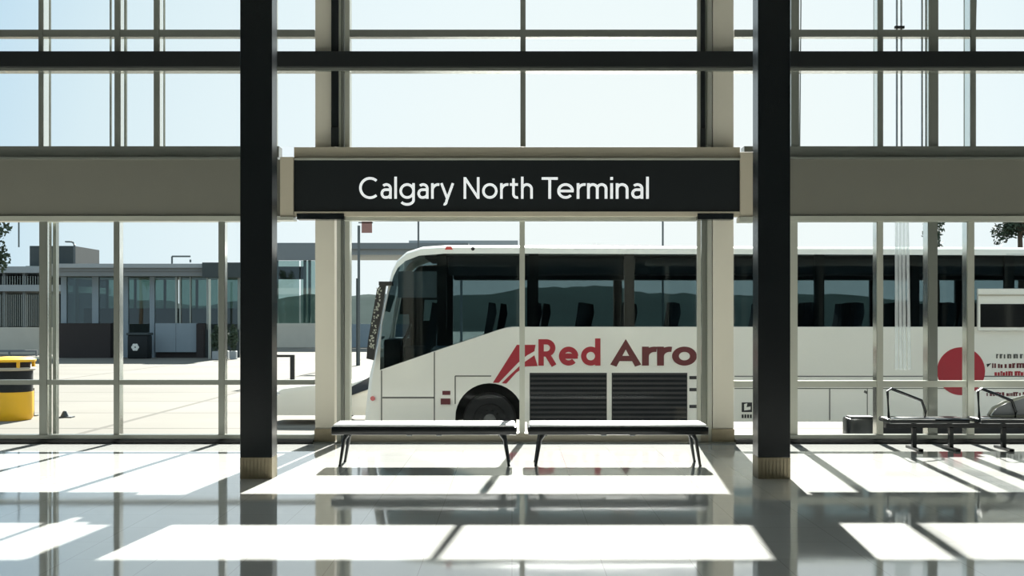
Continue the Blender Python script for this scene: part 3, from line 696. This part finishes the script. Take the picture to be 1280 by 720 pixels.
# building B: far wing and open canopy
Db = 100.0
e = empty('canopy_building', (X(420, Db), Db+4, GZ), 'far glazed wing with a wide grey canopy reaching behind the bus', 'building')
obj('canopy', bx(X(306, Db), X(586, Db), Db-1, Db+9, Z(312, Db), Z(304.5, Db)), M['fascia'], e)
obj('canopy', bx(X(306, Db), X(586, Db), Db-.5, Db+8.5, Z(319, Db), Z(312, Db)), M['fascia2'], e)
obj('fascia_panel', bx(X(306, Db), X(398, Db), Db-1.1, Db-.6, Z(326, Db), Z(306, Db)), M['fascia'], e)
for a, b in ((346, 374), (376, 396)):
    obj('glass_wall', bx(X(a, Db), X(b, Db), Db, Db+.05, Z(405, Db), Z(326, Db)), M['tglass'], e)
obj('header_blind', bx(X(346, Db), X(379, Db), Db+.2, Db+.3, Z(349, Db), Z(333, Db)), M['dgrey'], e)
for a in (344, 379, 385, 430, 520, 575):
    obj('post', bx(X(a, Db), X(a+3, Db), Db+.1, Db+.4, GZ, Z(318, Db)), M['fascia2'], e)
obj('low_wall', bx(X(306, Db), X(437, Db), Db-.4, Db, GZ, Z(404, Db)), M['concrete'], e)
obj('parapet_glass', bx(X(437, Db), X(560, Db), Db-.2, Db-.1, Z(437, Db), Z(405, Db)), M['bluegrey'], e)
obj('kerb', bx(X(437, Db), X(560, Db), Db-.4, Db+.2, GZ, Z(437, Db)), M['dgrey'], e)
obj('roof_upstand', bx(X(500, Db), X(648, Db), Db+8.6, Db+9.2, Z(308, Db+8), Z(300, Db+8)), M['fascia2'], e)

# car park C, far left
Dk = 80.0
e = empty('parking_deck', (X(0, Dk), Dk+5, GZ), 'two-level parking deck with a dark rooftop block at the far left', 'building')
x0, x1 = X(-260, Dk), X(76, Dk)
for a, b in ((341, 333), (364, 356)): obj('deck_slab', bx(x0, x1, Dk, Dk+10, Z(a, Dk), Z(b, Dk)), M['fascia2'], e)
obj('back_wall', bx(x0, x1, Dk+9, Dk+9.2, GZ, Z(340, Dk)), M['dgrey'], e)
for k_ in range(14):
    px = -250+k_*25; obj('pillar', bx(X(px, Dk), X(px+3, Dk), Dk+.4, Dk+.8, GZ, Z(341, Dk)), M['fascia'], e)
bm = bmesh.new()
for k_ in range(75): 
    px = -120+k_*2.6; box(bm, X(px, Dk), X(px+.7, Dk), Dk+.1, Dk+.14, Z(408, Dk), Z(368, Dk))
obj('railing', bm, M['alu'], e)
bm = bmesh.new()
for k_ in range(60):
    px = -120+k_*3.2; box(bm, X(px, Dk), X(px+.6, Dk), Dk+.1, Dk+.14, Z(356, Dk), Z(345, Dk))
obj('railing', bm, M['alu'], e)
obj('low_wall', bx(x0, X(70, Dk), Dk-.2, Dk, GZ, Z(409, Dk)), M['concrete'], e)
obj('rooftop_block', bx(X(22, Dk), X(79, Dk), Dk+2, Dk+7, Z(335, Dk), Z(305, Dk)), M['dgrey'], e)
obj('rooftop_sill', bx(X(20, Dk), X(80, Dk), Dk+1.6, Dk+7, Z(334, Dk), Z(331, Dk)), M['alu'], e)
tag(obj('mast', tube(bmesh.new(), [(X(23.5, 84), 84, Z(309, 84)), (X(23.5, 84), 84, Z(205, 84))], .06, 6), M['pole']), 'thin mast rising from the dark rooftop block', 'mast')
# low barrier on the yard at left
D = 75.0
e = empty('road_barrier', (X(10, D), D, GZ), 'long low grey barrier on the yard in front of the parking deck', 'barrier')
obj('rail', bx(X(-160, D), X(46, D), D, D+.15, Z(440, D), Z(437.5, D)), M['fascia'], e)
for px in (-140, -90, -40, 10, 44): obj('post', bx(X(px, D), X(px+2, D), D+.02, D+.12, GZ, Z(440, D)), M['fascia'], e)
# street lamps / poles
def lamp(px, pytop, D, label, arm=-11):
    e = empty('street_lamp', (X(px, D), D, GZ), label, 'street lamp')
    obj('pole', tube(bmesh.new(), [(X(px, D), D, GZ), (X(px, D), D, Z(pytop+4, D)), (X(px+arm*.15, D), D, Z(pytop+1, D)), (X(px+arm*.4, D), D, Z(pytop, D))], [.11, .07, .06, .06], 8), M['pole'], e, True)
    obj('lamp_head', bx(X(px+arm, D), X(px+arm*.35, D), D-.15, D+.15, Z(pytop+1, D), Z(pytop-.6, D), bev=.02), M['pole'], e)
lamp(93, 302, 78.5, 'curved-arm street lamp above the roof of the glazed building')
e = empty('banner_pole', (X(448.5, 60), 60, GZ), 'dark pole with a small brown banner left of the bus front', 'pole')
obj('pole', tube(bmesh.new(), [(X(448.5, 60), 60, GZ), (X(448.5, 60), 60, Z(282, 60))], .07, 8), M['pole'], e)
obj('lower_sleeve', tube(bmesh.new(), [(X(446.5, 60), 60, GZ), (X(446.5, 60), 60, Z(348, 60))], .06, 8), M['dgrey'], e)
obj('banner', bx(X(452, 60), X(465, 60), 60, 60.06, Z(291, 60), Z(277, 60)), M['brownflag'], e)
obj('banner_arm', bx(X(448, 60), X(466, 60), 60, 60.05, Z(279, 60), Z(277.6, 60)), M['pole'], e)
for px, l in ((523, 'thin dark pole rising behind the bus roof below the left half of the sign'), (828.5, 'thin dark pole rising behind the bus roof near the right cream column')):
    tag(obj('thin_pole', tube(bmesh.new(), [(X(px, 55), 55, GZ), (X(px, 55), 55, Z(215, 55))], .045, 8), M['pole']), l, 'pole', 'thin poles behind the bus')
# trees
def tree(px, py, D, r, n, label, s=.2):
    x = X(px, D); zc = Z(py, D)
    e = empty('tree', (x, D, GZ), label, 'tree')
    bm = bmesh.new(); tube(bm, [(x, D, GZ), (x+.1, D, (GZ+zc)/2), (x, D, zc)], [.2, .14, .08], 8)
    q = random.Random(int(px))
    for _ in range(9):
        a = q.uniform(0, 6.28); tube(bm, [(x, D, zc-r[2]*.6), (x+r[0]*.7*math.cos(a), D+r[1]*.7*math.sin(a), zc+r[2]*q.uniform(-.4, .7))], [.06, .02], 5)
    obj('trunk', bm, M['bark'], e)
    bm = bmesh.new()
    for _ in range(16):
        c = Vector((x+q.uniform(-.75, .75)*r[0], D+q.uniform(-.7, .7)*r[1], zc+q.uniform(-.75, .75)*r[2]))
        foliage(bm, c, (r[0]*.32, r[1]*.32, r[2]*.28), n//16, s, q.random())
    obj('foliage', bm, M['leaf'], e)
tree(1274, 262, 48, (1.15, 1.2, 1.7), 2600, 'leafy dark tree rising above the bus roof at the far right', .1)
tree(1168, 262, 50, (.5, .6, 1.9), 900, 'narrow dark tree showing beside the wide grey post above the bus roof', .1)
tree(-22, 300, 60, (1.4, 1.2, 2.0), 1500, 'sparse tree reaching in at the left edge above the parking deck', .12)
# hills
bm = bmesh.new(); q = random.Random(2); nx = 160; rowsv = []
for j in range(10):
    row = []
    for i in range(nx+1):
        x = -230+460*i/nx; t = j/9; y = 230+t*120
        h = (math.sin(math.pi*min(1, t*1.3)*.5))*(9.5+1.6*math.sin(x*.03+1)+1.0*math.sin(x*.09)+.5*math.sin(x*.31+j)+q.uniform(-.35, .35))
        row.append(bm.verts.new((x, y, GZ-.5+(h if j else 0))))
    rowsv.append(row)
for a, b in zip(rowsv, rowsv[1:]):
    for i in range(nx): bm.faces.new((a[i], a[i+1], b[i+1], b[i]))
tag(obj('hills', bm, M['hill'], None, True), kind='structure')
